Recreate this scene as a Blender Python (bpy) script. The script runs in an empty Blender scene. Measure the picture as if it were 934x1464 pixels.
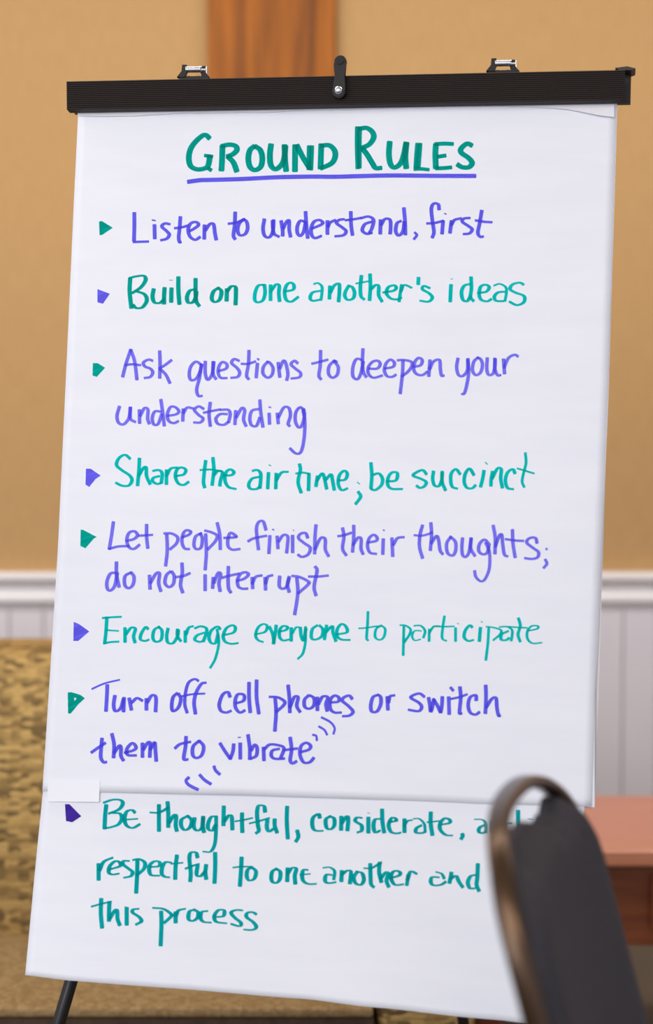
import bpy, bmesh, math, random
from mathutils import Vector, Matrix
sc = bpy.context.scene
R = math.radians
random.seed(4)

# ------------------------------------------------------------------ camera
FPX, CX, CY = 2470.0, 467.0, 732.0
CAM = Vector((0, 0, 1.25)); PITCH = R(3)
cd = bpy.data.cameras.new('camera'); cam = bpy.data.objects.new('camera', cd)
sc.collection.objects.link(cam); cam.location = CAM; cam.rotation_euler = (R(90) - PITCH, 0, 0)
cd.sensor_fit = 'VERTICAL'; cd.sensor_height = 36; cd.sensor_width = 36
cd.lens = FPX / 1464 * 36
cd.dof.use_dof = True; cd.dof.focus_distance = 2.2; cd.dof.aperture_fstop = 2.4
cd.clip_start = .05; cd.clip_end = 50
sc.camera = cam
# ------------------------------------------------------------------ world, lamps, exposure
w = bpy.data.worlds.new('world'); sc.world = w; w.use_nodes = True
w.node_tree.nodes['Background'].inputs[0].default_value = (.86, .88, 1.0, 1)
w.node_tree.nodes['Background'].inputs[1].default_value = .62


def area(name, loc, target, sx, sy, power, col):
    l = bpy.data.lights.new(name, 'AREA'); l.shape = 'RECTANGLE'; l.size = sx; l.size_y = sy
    l.energy = power; l.color = col
    o = bpy.data.objects.new(name, l); sc.collection.objects.link(o); o.location = loc
    o.rotation_euler = (Vector(target) - Vector(loc)).to_track_quat('-Z', 'Y').to_euler()
    return o


area('added_key_light', (-2.4, -1.6, 1.9), (0, 2.4, 1.1), 2.2, 1.8, 42, (.86, .91, 1.0))  # added cool soft key behind the camera at left, not an actual window
area('bounce_light', (-.5, .1, 2.6), (.2, 3.0, .9), 2.4, 1.6, 30, (1.0, .93, .84))
area('back_wall_fill', (.0, 2.55, 2.70), (.0, 4.0, .3), 4.4, .5, 50, (1.0, .93, .86))  # added unseen fill behind the chart, aimed low to brighten the rear wall
sc.view_settings.view_transform = 'Standard'; sc.view_settings.look = 'None'
sc.view_settings.gamma = 1; sc.view_settings.exposure = 0.46


# ------------------------------------------------------------------ helpers
def lin(c):
    return tuple((v / 12.92 if v <= .04045 else ((v + .055) / 1.055) ** 2.4) for v in [x / 255 for x in c])


def mat(name, col, rough=.6, metal=0, spec=.5):
    m = bpy.data.materials.new(name); m.use_nodes = True
    b = m.node_tree.nodes['Principled BSDF']
    b.inputs['Base Color'].default_value = (*lin(col), 1); b.inputs['Roughness'].default_value = rough
    b.inputs['Metallic'].default_value = metal; b.inputs['Specular IOR Level'].default_value = spec
    return m


def nd(m, t, **kw):
    n = m.node_tree.nodes.new(t)
    for k, v in kw.items():
        if isinstance(v, (int, float, tuple)) and k[0] == '_': n.inputs[k[1:].replace('_', ' ')].default_value = v
        else: setattr(n, k, v)
    return n


def varied(name, c1, c2, scale=(1, 1, 1), nscale=5, detail=4, rough=.7, bump=0, contrast=(.3, .7), coords='Object', metal=0, spec=.5, dist=0):
    m = mat(name, c1, rough, metal, spec); L = m.node_tree.links.new; b = m.node_tree.nodes['Principled BSDF']
    tc = nd(m, 'ShaderNodeTexCoord'); mp = nd(m, 'ShaderNodeMapping'); mp.inputs['Scale'].default_value = scale
    L(tc.outputs[coords], mp.inputs[0])
    n = nd(m, 'ShaderNodeTexNoise'); n.inputs['Scale'].default_value = nscale; n.inputs['Detail'].default_value = detail
    n.inputs['Distortion'].default_value = dist
    L(mp.outputs[0], n.inputs['Vector'])
    r = nd(m, 'ShaderNodeValToRGB'); r.color_ramp.elements[0].position, r.color_ramp.elements[1].position = contrast
    r.color_ramp.elements[0].color = (*lin(c1), 1); r.color_ramp.elements[1].color = (*lin(c2), 1)
    L(n.outputs['Fac'], r.inputs[0]); L(r.outputs[0], b.inputs['Base Color'])
    if bump:
        bp = nd(m, 'ShaderNodeBump'); bp.inputs['Strength'].default_value = 1; bp.inputs['Distance'].default_value = bump
        L(n.outputs['Fac'], bp.inputs['Height']); L(bp.outputs[0], b.inputs['Normal'])
    return m


def link(o, parent=None):
    sc.collection.objects.link(o)
    if parent: o.parent = parent
    return o


def tag(o, label=None, cat=None, group=None, kind=None):
    for k, v in (('label', label), ('category', cat), ('group', group), ('kind', kind)):
        if v: o[k] = v
    return o


def obj(name, bm, m, parent=None, smooth=False, recalc=True):
    if recalc: bmesh.ops.recalc_face_normals(bm, faces=bm.faces)
    me = bpy.data.meshes.new(name); bm.to_mesh(me); bm.free()
    if smooth:
        for p in me.polygons: p.use_smooth = True
    me.materials.append(m)
    return link(bpy.data.objects.new(name, me), parent)


def empty(name, matrix=None, loc=None):
    o = bpy.data.objects.new(name, None); sc.collection.objects.link(o); o.empty_display_size = .05
    if matrix: o.matrix_world = matrix
    if loc: o.location = loc
    return o


def box(bm, x0, x1, y0, y1, z0, z1, M=None, bev=0, seg=2):
    r = bmesh.ops.create_cube(bm, size=1)
    vs = r['verts']
    for v in vs:
        v.co = Vector(((x0 + x1) / 2 + v.co.x * (x1 - x0), (y0 + y1) / 2 + v.co.y * (y1 - y0), (z0 + z1) / 2 + v.co.z * (z1 - z0)))
    if M:
        for v in vs: v.co = M @ v.co
    if bev:
        es = list({e for v in vs for e in v.link_edges})
        bmesh.ops.bevel(bm, geom=es, offset=bev, segments=seg, affect='EDGES', profile=.6)


def tube(bm, pts, r, n=12, r2=None, caps=True, closed=False):
    """sweep a circle (or ellipse r x r2) along pts"""
    pts = [Vector(p) for p in pts]; N = len(pts); rings = []
    up = None
    for i, p in enumerate(pts):
        if closed: t = (pts[(i + 1) % N] - pts[i - 1]).normalized()
        else: t = (pts[min(i + 1, N - 1)] - pts[max(i - 1, 0)]).normalized()
        if up is None:
            up = t.orthogonal().normalized()
        up = (up - t * up.dot(t)).normalized(); sd = t.cross(up)
        rr = r[i] if isinstance(r, (list, tuple)) else r
        q = (r2 if r2 else rr)
        rings.append([bm.verts.new(p + up * math.cos(2 * math.pi * k / n) * rr + sd * math.sin(2 * math.pi * k / n) * q) for k in range(n)])
    for i in range(N if closed else N - 1):
        a, b = rings[i], rings[(i + 1) % N]
        for k in range(n): bm.faces.new((a[k], a[(k + 1) % n], b[(k + 1) % n], b[k]))
    if caps and not closed:
        bm.faces.new(rings[0]); bm.faces.new(rings[-1])


def prism(bm, outline, z0, z1, M=None):
    a = [bm.verts.new((x, y, z0)) for x, y in outline]; b = [bm.verts.new((x, y, z1)) for x, y in outline]
    bm.faces.new(a); bm.faces.new(b); n = len(a)
    for i in range(n): bm.faces.new((a[i], a[(i + 1) % n], b[(i + 1) % n], b[i]))
    if M:
        for v in a + b: v.co = M @ v.co


FW = Vector((0, math.cos(PITCH), -math.sin(PITCH))); UP = Vector((0, math.sin(PITCH), math.cos(PITCH)))


def ray(px, py):
    return Vector((1, 0, 0)) * ((px - CX) / FPX) - UP * ((py - CY) / FPX) + FW


def at_y(px, py, y):
    d = ray(px, py); return CAM + d * ((y - CAM.y) / d.y)


def at_z(px, py, z):
    d = ray(px, py); return CAM + d * ((z - CAM.z) / d.z)


# the chart's own frame: x to the right along the bar, y up the sheet, z out of the sheet
CH = Matrix(((0.98701114, 0.03760088, -0.15618958, -0.32314009),
             (-0.16013429, 0.15229159, -0.97527651, 2.27255038),
             (-0.01288489, 0.98762009, 0.15633469, 1.65353232), (0, 0, 0, 1)))
CHI = CH.inverted(); C_L = CHI @ CAM; R3 = CHI.to_3x3()


def flat(px, py, z=0.0):
    d = R3 @ ray(px, py); return C_L + d * ((z - C_L.z) / d.z)


def sheet_z(p, ext=False):
    """relief of the paper: slight waves, the lower sheet swings forward"""
    x, y = p.x, p.y
    z = .0011 * math.sin(9 * y + 3 * x) + .0007 * math.sin(17 * x - 6 * y) + .0006 * math.sin(23 * y + 1.3)
    k = max(0.0, -y - .68)
    z += .22 * k * k
    if ext: z -= .0009
    else:
        e = max(0, -y - .84); z += .1 * e * max(0, math.sin((x - .02) * 6.5)) 
    return z


def on_sheet(px, py, ext=False, off=0.0):
    z = 0.0
    for _ in range(6):
        p = flat(px, py, z); z = sheet_z(p, ext) + off
    return flat(px, py, z)


def pl(pts, y):
    """x on a polyline of (x, y) at y"""
    for (xa, ya), (xb, yb) in zip(pts, pts[1:]):
        if y <= yb or (xb, yb) == pts[-1]: return xa + (xb - xa) * (y - ya) / (yb - ya)


# ------------------------------------------------------------------ materials
M_wall = varied('tan_wall_cloth', (190, 152, 101), (176, 139, 91), (60, 60, 6), 3, 6, .9, .0004, (.25, .8))
M_wood = varied('brown_pilaster_wood', (98, 52, 8), (166, 96, 20), (9, 9, .7), 3.2, 6, .5, 0, (.3, .62), dist=.6, spec=.2)
M_white = varied('white_trim_paint', (242, 240, 241), (236, 234, 236), (1, 1, 1), 4, 3, .45)
M_panel = varied('pale_wainscot_paint', (228, 223, 229), (220, 216, 223), (1, 1, 1), 3, 3, .5)
M_carpet = varied('brown_carpet', (112, 96, 78), (88, 74, 60), (1, 1, 1), 180, 3, .95, .003)
M_ceil = mat('ceiling_paint', (226, 224, 218), .9)
M_black = mat('black_plastic', (20, 18, 19), .42, 0, .3)
M_bar = mat('ribbed_black_vinyl', (42, 35, 33), .6, 0, .2)
M_legm = mat('black_enamel_tube', (26, 24, 24), .35)
M_chrome = mat('chrome', (215, 217, 224), .28, 1)
M_rubber = mat('rubber', (20, 20, 20), .8)
M_card = mat('grey_chipboard', (150, 140, 125), .9)


def paper_mat(name, c, c2):
    m = mat(name, c, .62, 0, .35); L = m.node_tree.links.new; b = m.node_tree.nodes['Principled BSDF']
    tc = nd(m, 'ShaderNodeTexCoord'); mp = nd(m, 'ShaderNodeMapping'); mp.inputs['Scale'].default_value = (1, 5, 1)
    n = nd(m, 'ShaderNodeTexNoise'); n.inputs['Scale'].default_value = 7; n.inputs['Detail'].default_value = 5
    L(tc.outputs['Object'], mp.inputs[0]); L(mp.outputs[0], n.inputs[0])
    bp = nd(m, 'ShaderNodeBump'); bp.inputs['Distance'].default_value = .0008; bp.inputs['Strength'].default_value = .7
    L(n.outputs[0], bp.inputs['Height']); L(bp.outputs[0], b.inputs['Normal'])
    r = nd(m, 'ShaderNodeValToRGB'); r.color_ramp.elements[0].color = (*lin(c), 1); r.color_ramp.elements[1].color = (*lin(c2), 1)
    r.color_ramp.elements[0].position = .3; r.color_ramp.elements[1].position = .7
    L(n.outputs[0], r.inputs[0]); L(r.outputs[0], b.inputs['Base Color'])
    return m


M_paper = paper_mat('flip_chart_paper', (232, 234, 243), (236, 238, 246))
M_paper2 = paper_mat('flip_chart_paper_lower', (232, 234, 243), (236, 238, 246))
M_tape = mat('white_paper_patch', (238, 239, 246), .6)
M_edge = mat('paper_edge', (222, 220, 222), .8)


def ink(name, c, dense=.5):
    """marker ink: part see-through tint, so overlapping strokes darken, with streaks along the stroke"""
    m = bpy.data.materials.new(name); m.use_nodes = True; nt = m.node_tree; nt.nodes.clear(); L = nt.links.new
    out = nd(m, 'ShaderNodeOutputMaterial'); mix = nd(m, 'ShaderNodeMixShader')
    tr = nd(m, 'ShaderNodeBsdfTransparent'); df = nd(m, 'ShaderNodeBsdfPrincipled'); df.inputs['Roughness'].default_value = .9
    df.inputs['Specular IOR Level'].default_value = .0
    l = lin(c); tr.inputs[0].default_value = tuple(min(1, v ** .4) for v in l) + (1,)
    uv = nd(m, 'ShaderNodeUVMap'); mp = nd(m, 'ShaderNodeMapping'); mp.inputs['Scale'].default_value = (18, 4.2, 1)
    n = nd(m, 'ShaderNodeTexNoise'); n.inputs['Scale'].default_value = 1; n.inputs['Detail'].default_value = 3
    L(uv.outputs[0], mp.inputs[0]); L(mp.outputs[0], n.inputs[0])
    r = nd(m, 'ShaderNodeValToRGB'); a, b = r.color_ramp.elements
    a.position = .3; b.position = .72
    a.color = (*[v * .8 for v in l], 1); b.color = (*[min(1, v * 1.25 + .01) for v in l], 1)
    L(n.outputs[0], r.inputs[0]); L(r.outputs[0], df.inputs['Base Color'])
    mr = nd(m, 'ShaderNodeMapRange'); mr.inputs['From Min'].default_value = .35; mr.inputs['From Max'].default_value = .7
    mr.inputs['To Min'].default_value = dense - .08; mr.inputs['To Max'].default_value = dense - .34
    L(n.outputs[0], mr.inputs[0]); L(mr.outputs[0], mix.inputs[0])
    L(tr.outputs[0], mix.inputs[1]); L(df.outputs[0], mix.inputs[2]); L(mix.outputs[0], out.inputs[0])
    return m


# ------------------------------------------------------------------ the room
WY = 4.10   # wall plane
def struct(name, bm, m, parent=None, smooth=False):
    o = obj(name, bm, m, parent, smooth)
    if not parent: o['kind'] = 'structure'
    return o


rail_top = at_y(467, 817, WY).z
bm = bmesh.new(); box(bm, -4.2, 4.2, WY, WY + .12, 0, 2.75); wall = struct('wall_back', bm, M_wall)
bm = bmesh.new(); box(bm, -4.2, 4.2, -2.6, WY + .12, -.1, 0); struct('floor', bm, M_carpet)
bm = bmesh.new(); box(bm, -4.2, 4.2, -2.6, WY + .12, 2.75, 2.85); struct('ceiling', bm, M_ceil)
# chair rail: moulded profile extruded along x
prof = [(0, 0), (-.040, 0), (-.046, -.006), (-.046, -.014), (-.038, -.022), (-.026, -.028), (-.022, -.036), (-.022, -.052),
        (-.030, -.058), (-.030, -.068), (-.018, -.078), (-.012, -.090), (0, -.096)]
bm = bmesh.new(); ra = [bm.verts.new((-4.2, WY + y, rail_top + z)) for y, z in prof]; rb = [bm.verts.new((4.2, WY + y, rail_top + z)) for y, z in prof]
for i in range(len(prof)): j = (i + 1) % len(prof); bm.faces.new((ra[i], ra[j], rb[j], rb[i]))
bm.faces.new(ra); bm.faces.new(rb)
struct('trim_1', bm, M_white)
# beadboard under the rail, one object per board
bw = .0812; x0 = at_y(63, 900, WY).x; k0 = int((-4.2 - x0) / bw)
bm = bmesh.new(); box(bm, .0012, bw - .0012, -.010, 0, 0, rail_top - .09, bev=.0022, seg=1)
b0 = obj('wainscot_board', bm, M_panel, wall); b0.location = (x0 + k0 * bw, WY, 0)
for k in range(k0 + 1, int((4.2 - x0) / bw)):
    c = b0.copy(); c.location = (x0 + k * bw, WY, 0); link(c, wall)
bm = bmesh.new(); box(bm, -4.2, 4.2, WY - .022, WY, 0, .12, bev=.004); struct('baseboard_back', bm, M_white)
# wooden pilaster above the rail
xa, xb = at_y(297, 60, WY - .03).x, at_y(481, 60, WY - .03).x
bm = bmesh.new(); box(bm, xa, xb, WY - .03, WY, rail_top, 2.75, bev=.003); box(bm, xa + (xb - xa) * .88, xb - .004, WY - .038, WY - .03, rail_top, 2.75, bev=.002)
struct('trim_2', bm, M_wood)

# ------------------------------------------------------------------ sofa
def weave_mat(name, c1, c2, c3, sx=38, sz=92, contrast=(.38, .62), bump=.003):
    """short dashes of yarn laid in rows, light and dark"""
    m = mat(name, c1, .95, 0, .1); L = m.node_tree.links.new; b = m.node_tree.nodes['Principled BSDF']
    tc = nd(m, 'ShaderNodeTexCoord'); mp = nd(m, 'ShaderNodeMapping'); mp.inputs['Scale'].default_value = (sx, sx, sz)
    L(tc.outputs['Object'], mp.inputs[0])
    v = nd(m, 'ShaderNodeTexVoronoi'); v.inputs['Scale'].default_value = 1; v.inputs['Randomness'].default_value = .6; L(mp.outputs[0], v.inputs['Vector'])
    n = nd(m, 'ShaderNodeTexNoise'); n.inputs['Scale'].default_value = .7; n.inputs['Detail'].default_value = 2; L(mp.outputs[0], n.inputs['Vector'])
    sp = nd(m, 'ShaderNodeSeparateColor'); L(v.outputs['Color'], sp.inputs[0])
    mx = nd(m, 'ShaderNodeMix'); mx.data_type = 'FLOAT'; mx.inputs[0].default_value = .3; L(sp.outputs[0], mx.inputs[2]); L(n.outputs[0], mx.inputs[3])
    r = nd(m, 'ShaderNodeValToRGB'); r.color_ramp.elements[0].position = contrast[0]; r.color_ramp.elements[0].color = (*lin(c2), 1)
    r.color_ramp.elements[1].position = contrast[1]; r.color_ramp.elements[1].color = (*lin(c3), 1)
    e = r.color_ramp.elements.new(sum(contrast) / 2); e.color = (*lin(c1), 1)
    L(mx.outputs[0], r.inputs[0]); L(r.outputs[0], b.inputs['Base Color'])
    bp = nd(m, 'ShaderNodeBump'); bp.inputs['Distance'].default_value = bump; bp.inputs['Strength'].default_value = .8; bp.invert = True
    L(v.outputs['Distance'], bp.inputs['Height']); L(bp.outputs[0], b.inputs['Normal'])
    return m


M_tweed = weave_mat('gold_brown_tweed', (158, 129, 80), (116, 95, 62), (188, 156, 98), 52, 125, (.25, .75))
M_seat = weave_mat('tan_seat_cloth', (150, 124, 86), (140, 114, 78), (160, 134, 94), 120, 200, (.3, .7), .001)
M_skirt = varied('brown_sofa_base_cloth', (82, 64, 48), (68, 52, 40), (1, 1, 1), 60, 3, .95)


def cushion(bm, x0, x1, y0, y1, z0, z1, r, puff=.01):
    box(bm, x0, x1, y0, y1, z0, z1, bev=r, seg=5)
    cx, cy, cz = (x0 + x1) / 2, (y0 + y1) / 2, (z0 + z1) / 2


so = empty('sofa', loc=(-.98, 3.0, 0)); tag(so, 'gold and brown tweed sofa against the wall behind the flip chart', 'sofa')
SX0, SX1 = -1.25, 1.055          # local x extent (world -2.03 .. .23)
ysf, ysb = 2.64 - 3.0, 3.02 - 3.0
zt = at_y(40, 935, 3.10).z; zs = at_y(40, 1435, 2.66).z; zb = at_y(40, 1313, 3.03).z
w3 = (SX1 - SX0) / 2
for k in range(2):
    bm = bmesh.new(); cushion(bm, SX0 + k * w3 + .002, SX0 + (k + 1) * w3 - .002, ysb, ysb + .26, zs - .03, zt, .035)
    bmesh.ops.subdivide_edges(bm, edges=[e for e in bm.edges if abs(e.verts[0].co.z - e.verts[1].co.z) > .2], cuts=12)
    for v in bm.verts:   # back curves in at the foot and leans away at the top
        v.co.y += .8 * (v.co.z - zs - .15) ** 2 - .018
    obj('back_cushion', bm, M_tweed, so, True)
    bm = bmesh.new(); cushion(bm, SX0 + k * w3 + .002, SX0 + (k + 1) * w3 - .002, ysf, ysb + .2, zs - .016, zs, .007)
    obj('seat_cushion', bm, M_seat, so, True)
bm = bmesh.new(); box(bm, SX0 - .0, SX1, ysf + .003, ysb + .5, .06, zs - .0165, bev=.01); obj('sofa_base', bm, M_skirt, so)
bm = bmesh.new(); box(bm, SX0, SX1, ysb + .34, ysb + .52, .1, zt - .05, bev=.03); obj('back_frame', bm, M_tweed, so)
for x in (SX0 - .16, SX1 + .004):
    bm = bmesh.new(); box(bm, x, x + .156, ysf + .005, ysb + .52, .06, zs + .18, bev=.04, seg=4); obj('armrest', bm, M_tweed, so, True)
for x in (SX0 + .06, SX1 - .06):
    for y in (ysf + .08, ysb + .44):
        bm = bmesh.new(); tube(bm, [(x, y, 0), (x, y, .062)], [.018, .026], 12); obj('leg', bm, M_wood, so)

# ------------------------------------------------------------------ side table
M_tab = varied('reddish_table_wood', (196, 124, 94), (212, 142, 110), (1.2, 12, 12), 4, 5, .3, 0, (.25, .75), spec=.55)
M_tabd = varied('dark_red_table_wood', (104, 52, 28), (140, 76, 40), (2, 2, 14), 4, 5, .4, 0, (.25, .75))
TZ = .50
yf = at_z(890, 1137, TZ).y; yn = at_z(890, 1216, TZ).y
ty = (yf + yn) / 2
tx0 = at_y(672, 1400, yn).x
st = empty('side_table', loc=(tx0 + .3, ty, 0)); tag(st, 'reddish brown wooden side table behind the chart, right of the sofa', 'table')
hx, hy = .42, (yf - yn) / 2
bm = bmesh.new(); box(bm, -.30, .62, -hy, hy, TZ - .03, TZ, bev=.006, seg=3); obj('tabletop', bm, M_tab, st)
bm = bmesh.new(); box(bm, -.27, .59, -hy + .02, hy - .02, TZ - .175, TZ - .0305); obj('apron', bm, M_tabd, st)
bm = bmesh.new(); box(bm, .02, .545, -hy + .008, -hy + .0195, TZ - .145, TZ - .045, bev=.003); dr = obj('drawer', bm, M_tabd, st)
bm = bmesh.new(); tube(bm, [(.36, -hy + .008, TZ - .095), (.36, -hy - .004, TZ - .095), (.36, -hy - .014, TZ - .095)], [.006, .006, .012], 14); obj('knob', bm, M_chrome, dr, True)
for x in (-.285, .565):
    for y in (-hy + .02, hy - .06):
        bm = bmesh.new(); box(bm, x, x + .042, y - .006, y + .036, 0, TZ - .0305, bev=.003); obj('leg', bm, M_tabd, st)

# ------------------------------------------------------------------ easel
ea = empty('flip_chart_easel', CH.copy()); tag(ea, 'black tripod easel with ribbed clamp bar holding the flip chart pad', 'easel')
BZ = .020
TL, TR, BR, BL = (flat(95, 116, BZ), flat(894, 99.5, BZ), flat(894, 142.5, BZ), flat(95.5, 156.5, BZ))
bm = bmesh.new(); NR = 15; ring = []
prof = []
for i in range(NR):
    for f_, d in ((0.0, -.0012), (.3, 0), (.7, 0), (1.0, -.0012)):
        prof.append(((i + f_) / NR, d))
for end in ((TL, BL), (TR, BR)):
    a, b = end; vs = []
    for t, d in prof: vs.append(bm.verts.new(a.lerp(b, t) + Vector((0, 0, d))))
    vs.append(bm.verts.new(b + Vector((0, 0, -.014))))
    top = bm.verts.new(a + Vector((0, 0, -.014))); vs.append(top)
    ring.append(vs)
n = len(ring[0])
for i in range(n): j = (i + 1) % n; bm.faces.new((ring[0][i], ring[0][j], ring[1][j], ring[1][i]))
bm.faces.new(ring[0]); bm.faces.new(ring[1])
obj('clamp_bar', bm, M_bar, ea)
# rear plate of the clamp, a little longer than the front bar
bm = bmesh.new()
q = [flat(101, 113, -.004), flat(903, 103, -.004), flat(902, 144, -.004), flat(103, 158.5, -.004)]
prism(bm, [(p.x, p.y) for p in q], -.0200, -.0140); obj('rear_plate', bm, M_black, ea)
bm = bmesh.new()
q = [None, flat(880, 99.8, -.004), flat(897, 97.6, -.004), flat(909, 100.6, -.004), flat(903, 103, -.004), flat(886, 103.2, -.004)]
prism(bm, [(p.x, p.y) for p in q[1:]], -.021, .003); obj('end_lip', bm, mat('dark_brown_lip', (44, 30, 28), .5), ea)
# clamp lever
LC = flat(486.5, 87, .03); LB = flat(484.5, 130, .03)
def circ(c, r, a0, a1, n):
    return [(c.x + r * math.cos(R(a0 + (a1 - a0) * i / n)), c.y + r * math.sin(R(a0 + (a1 - a0) * i / n))) for i in range(n + 1)]
PXM = 1 / 1122.
mid = LC.lerp(LB, .5)
out = circ(LC, 8.6 * PXM, -25, 205, 14) + [(mid.x - 5.6 * PXM, mid.y)] + circ(LB, 9.2 * PXM, 165, 375, 14) + [(mid.x + 5.8 * PXM, mid.y)]
bm = bmesh.new(); prism(bm, out, .0215, .0300)
bmesh.ops.bevel(bm, geom=[e for e in bm.edges if abs(e.verts[0].co.z - e.verts[1].co.z) < 1e-6], offset=.0012, segments=2, affect='EDGES')
lv = obj('clamp_lever', bm, M_black, ea)
bm = bmesh.new(); tube(bm, [(LC.x, LC.y, .0295), (LC.x, LC.y, .0315)], 5.4 * PXM, 24); obj('pivot_cap', bm, mat('matte_black_cap', (18, 17, 18), .7), lv)
bm = bmesh.new(); bmesh.ops.create_uvsphere(bm, u_segments=24, v_segments=12, radius=5.8 * PXM)
for v in bm.verts: v.co.z = max(v.co.z, -.002) * .7; v.co += Vector((LB.x - .3 * PXM, LB.y + .8 * PXM, .0312))
obj('screw_head', bm, M_chrome, lv, True)
# spring clips on top of the bar
for (pa, pb, py) in ((258, 300, 112), (699, 743, 103.5)):
    a, b = flat(pa, py, .004), flat(pb, py, .004)
    yb = a.y - .004; H = 14.2 * PXM; root = None
    bm = bmesh.new(); box(bm, a.x, b.x, yb, yb + .0045, -.002, .010, bev=.0005); root = obj('spring_clip', bm, M_black, ea)
    for k, x in enumerate((a.x + .0065, b.x - .0085)):
        bm = bmesh.new()
        lean = -.004 if k == 0 else .004
        o = [(-.0052 + lean, 0), (.0052 + lean, 0), (.0035, H * .6), (.003, H + .0035), (-.003, H + .0035), (-.0035, H * .6)]
        prism(bm, [(x + u, yb + .003 + v) for u, v in o], .006 if k == 0 else -.001, .012 if k == 0 else .006)
        obj('bracket', bm, M_black, root)
        if k:
            bm = bmesh.new(); prism(bm, [(x + (1 if k else -1) * .003 + u * .42, yb + .003 + v * .97) for u, v in o], .0010, .0058); obj('bracket_flange', bm, M_chrome, root)
    cy_ = yb + .003 + H * .84; pts = []
    xs, xe = a.x + .0085, b.x - .0105; turns = 15
    for i in range(turns * 12 + 1):
        t = i / (turns * 12); an = 2 * math.pi * turns * t
        pts.append((xs + (xe - xs) * t, cy_ + 0.0034 * math.cos(an), .009 + .0034 * math.sin(an)))
    bm = bmesh.new(); tube(bm, pts, .00078, 6); obj('spring', bm, M_chrome, root, True)
    bm = bmesh.new(); tube(bm, [(xs - .004, cy_, .006), (xe + .005, cy_, .006)], .0016, 10); obj('pin', bm, M_chrome, root, True)
    for t in (.3, .62):
        bm = bmesh.new(); tube(bm, [(a.x + (b.x - a.x) * t, yb + .0042, .006), (a.x + (b.x - a.x) * t, yb + .0058, .006)], [.0032, .0018], 12); obj('rivet', bm, M_chrome, root, True)


def leg(p_top, p_foot):
    """three telescoping tubes and a rubber foot, in chart coordinates"""
    d = p_foot - p_top
    bm = bmesh.new(); tube(bm, [p_top, p_top + d * .45], .0105, 16); l = obj('leg', bm, M_legm, ea, True)
    bm = bmesh.new(); tube(bm, [p_top + d * .42, p_top + d * .985], .0083, 16); obj('lower_tube', bm, M_legm, l, True)
    bm = bmesh.new(); tube(bm, [p_top + d * .44, p_top + d * .475], .0135, 16); obj('twist_lock', bm, M_black, l, True)
    bm = bmesh.new(); tube(bm, [p_top + d * .97, p_top + d], [.0105, .0125], 14); obj('rubber_foot', bm, M_rubber, l, True)


def to_floor(p, q):
    """extend chart-local segment p->q to the floor, return chart-local"""
    P, Q = CH @ p, CH @ q; t = (.004 - P.z) / (Q.z - P.z); return CHI @ (P + (Q - P) * t)


apex = flat(493, 128, -.034)
pl_ = flat(98, 1430, -.016); fl = to_floor(apex, pl_)
pr_ = Vector((2 * apex.x - pl_.x, pl_.y, pl_.z)); fr = to_floor(apex, pr_)
leg(apex + Vector((-.012, 0, 0)), fl); leg(apex + Vector((.012, 0, 0)), fr)
apb = apex + Vector((0, 0, -.03)); Pm = at_y(662, 1456, 2.47); fb = to_floor(apb, CHI @ Pm)
leg(apb, fb)
bm = bmesh.new(); box(bm, apex.x - .035, apex.x + .035, apex.y - .06, apex.y - .005, -.075, -.0205, bev=.006); obj('leg_hub', bm, M_black, ea)
bm = bmesh.new(); box(bm, apex.x - .012, apex.x + .012, -.80, apex.y, -.0335, -.0215, bev=.002); obj('mast', bm, M_legm, ea)
bm = bmesh.new(); box(bm, .1, .6, -.62, -.59, -.0335, -.0215, bev=.002); obj('pad_rest', bm, M_black, ea)

# ------------------------------------------------------------------ pad
pad = empty('flip_chart_pad', CH.copy()); tag(pad, 'white flip chart pad with handwritten green and purple ground rules', 'flip chart')
LE = [(112.5, 148), (106, 280), (97, 480), (83, 780), (73, 940), (62, 1110), (60.5, 1131)]
RE = [(882, 138), (877, 300), (869, 560), (859.5, 780), (852, 950), (848, 1075), (846, 1152)]
BE = [(60, 1131), (145, 1132.5), (350, 1136.5), (585, 1144.5), (690, 1149.5), (846, 1153)]
LX = [(67.5, 1060), (63.5, 1110), (50.5, 1240), (36, 1394)]
RX = [(838, 1080), (836, 1155), (826, 1300), (818, 1474)]
BX = [(36, 1394), (95, 1401.5), (190, 1409), (275, 1415), (390, 1425), (445, 1429), (515, 1438.5), (567, 1443), (655, 1453.5), (720, 1459), (818, 1472)]


def yx(pts, x):
    for (xa_, ya), (xb_, yb) in zip(pts, pts[1:]):
        if x <= xb_ or (xb_, yb) == pts[-1]: return ya + (yb - ya) * (x - xa_) / (xb_ - xa_)


def sheet(name, LEd, REd, BEd, top, m, ext, nx=64, ny=90):
    bm = bmesh.new(); g = []
    x0_, x1_ = BEd[0][0], BEd[-1][0]
    for i in range(ny + 1):
        t = i / ny; row = []
        for j in range(nx + 1):
            s = j / nx; xb_ = x0_ + (x1_ - x0_) * s; yb = yx(BEd, xb_); yt = top[0] + (top[1] - top[0]) * s
            y = yt + (yb - yt) * t
            yl = top[0] + (BEd[0][1] - top[0]) * t; yr = top[1] + (BEd[-1][1] - top[1]) * t
            x = pl(LEd, yl) * (1 - s) + pl(REd, yr) * s
            row.append(bm.verts.new(on_sheet(x, y, ext)))
        g.append(row)
    for i in range(ny):
        for j in range(nx): bm.faces.new((g[i + 1][j], g[i + 1][j + 1], g[i][j + 1], g[i][j]))
    o = obj(name, bm, m, pad, True, recalc=False)
    md = o.modifiers.new('thickness', 'SOLIDIFY'); md.thickness = .0003; md.offset = -1
    return o


top_sheet = sheet('top_sheet', LE, RE, BE, (152, 138), M_paper, False)
low_sheet = sheet('extension_sheet', LX, RX, BX, (1070, 1088), M_paper2, True, 64, 40); low_sheet['label'] = 'lower sheet taped on under the top one'
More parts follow.
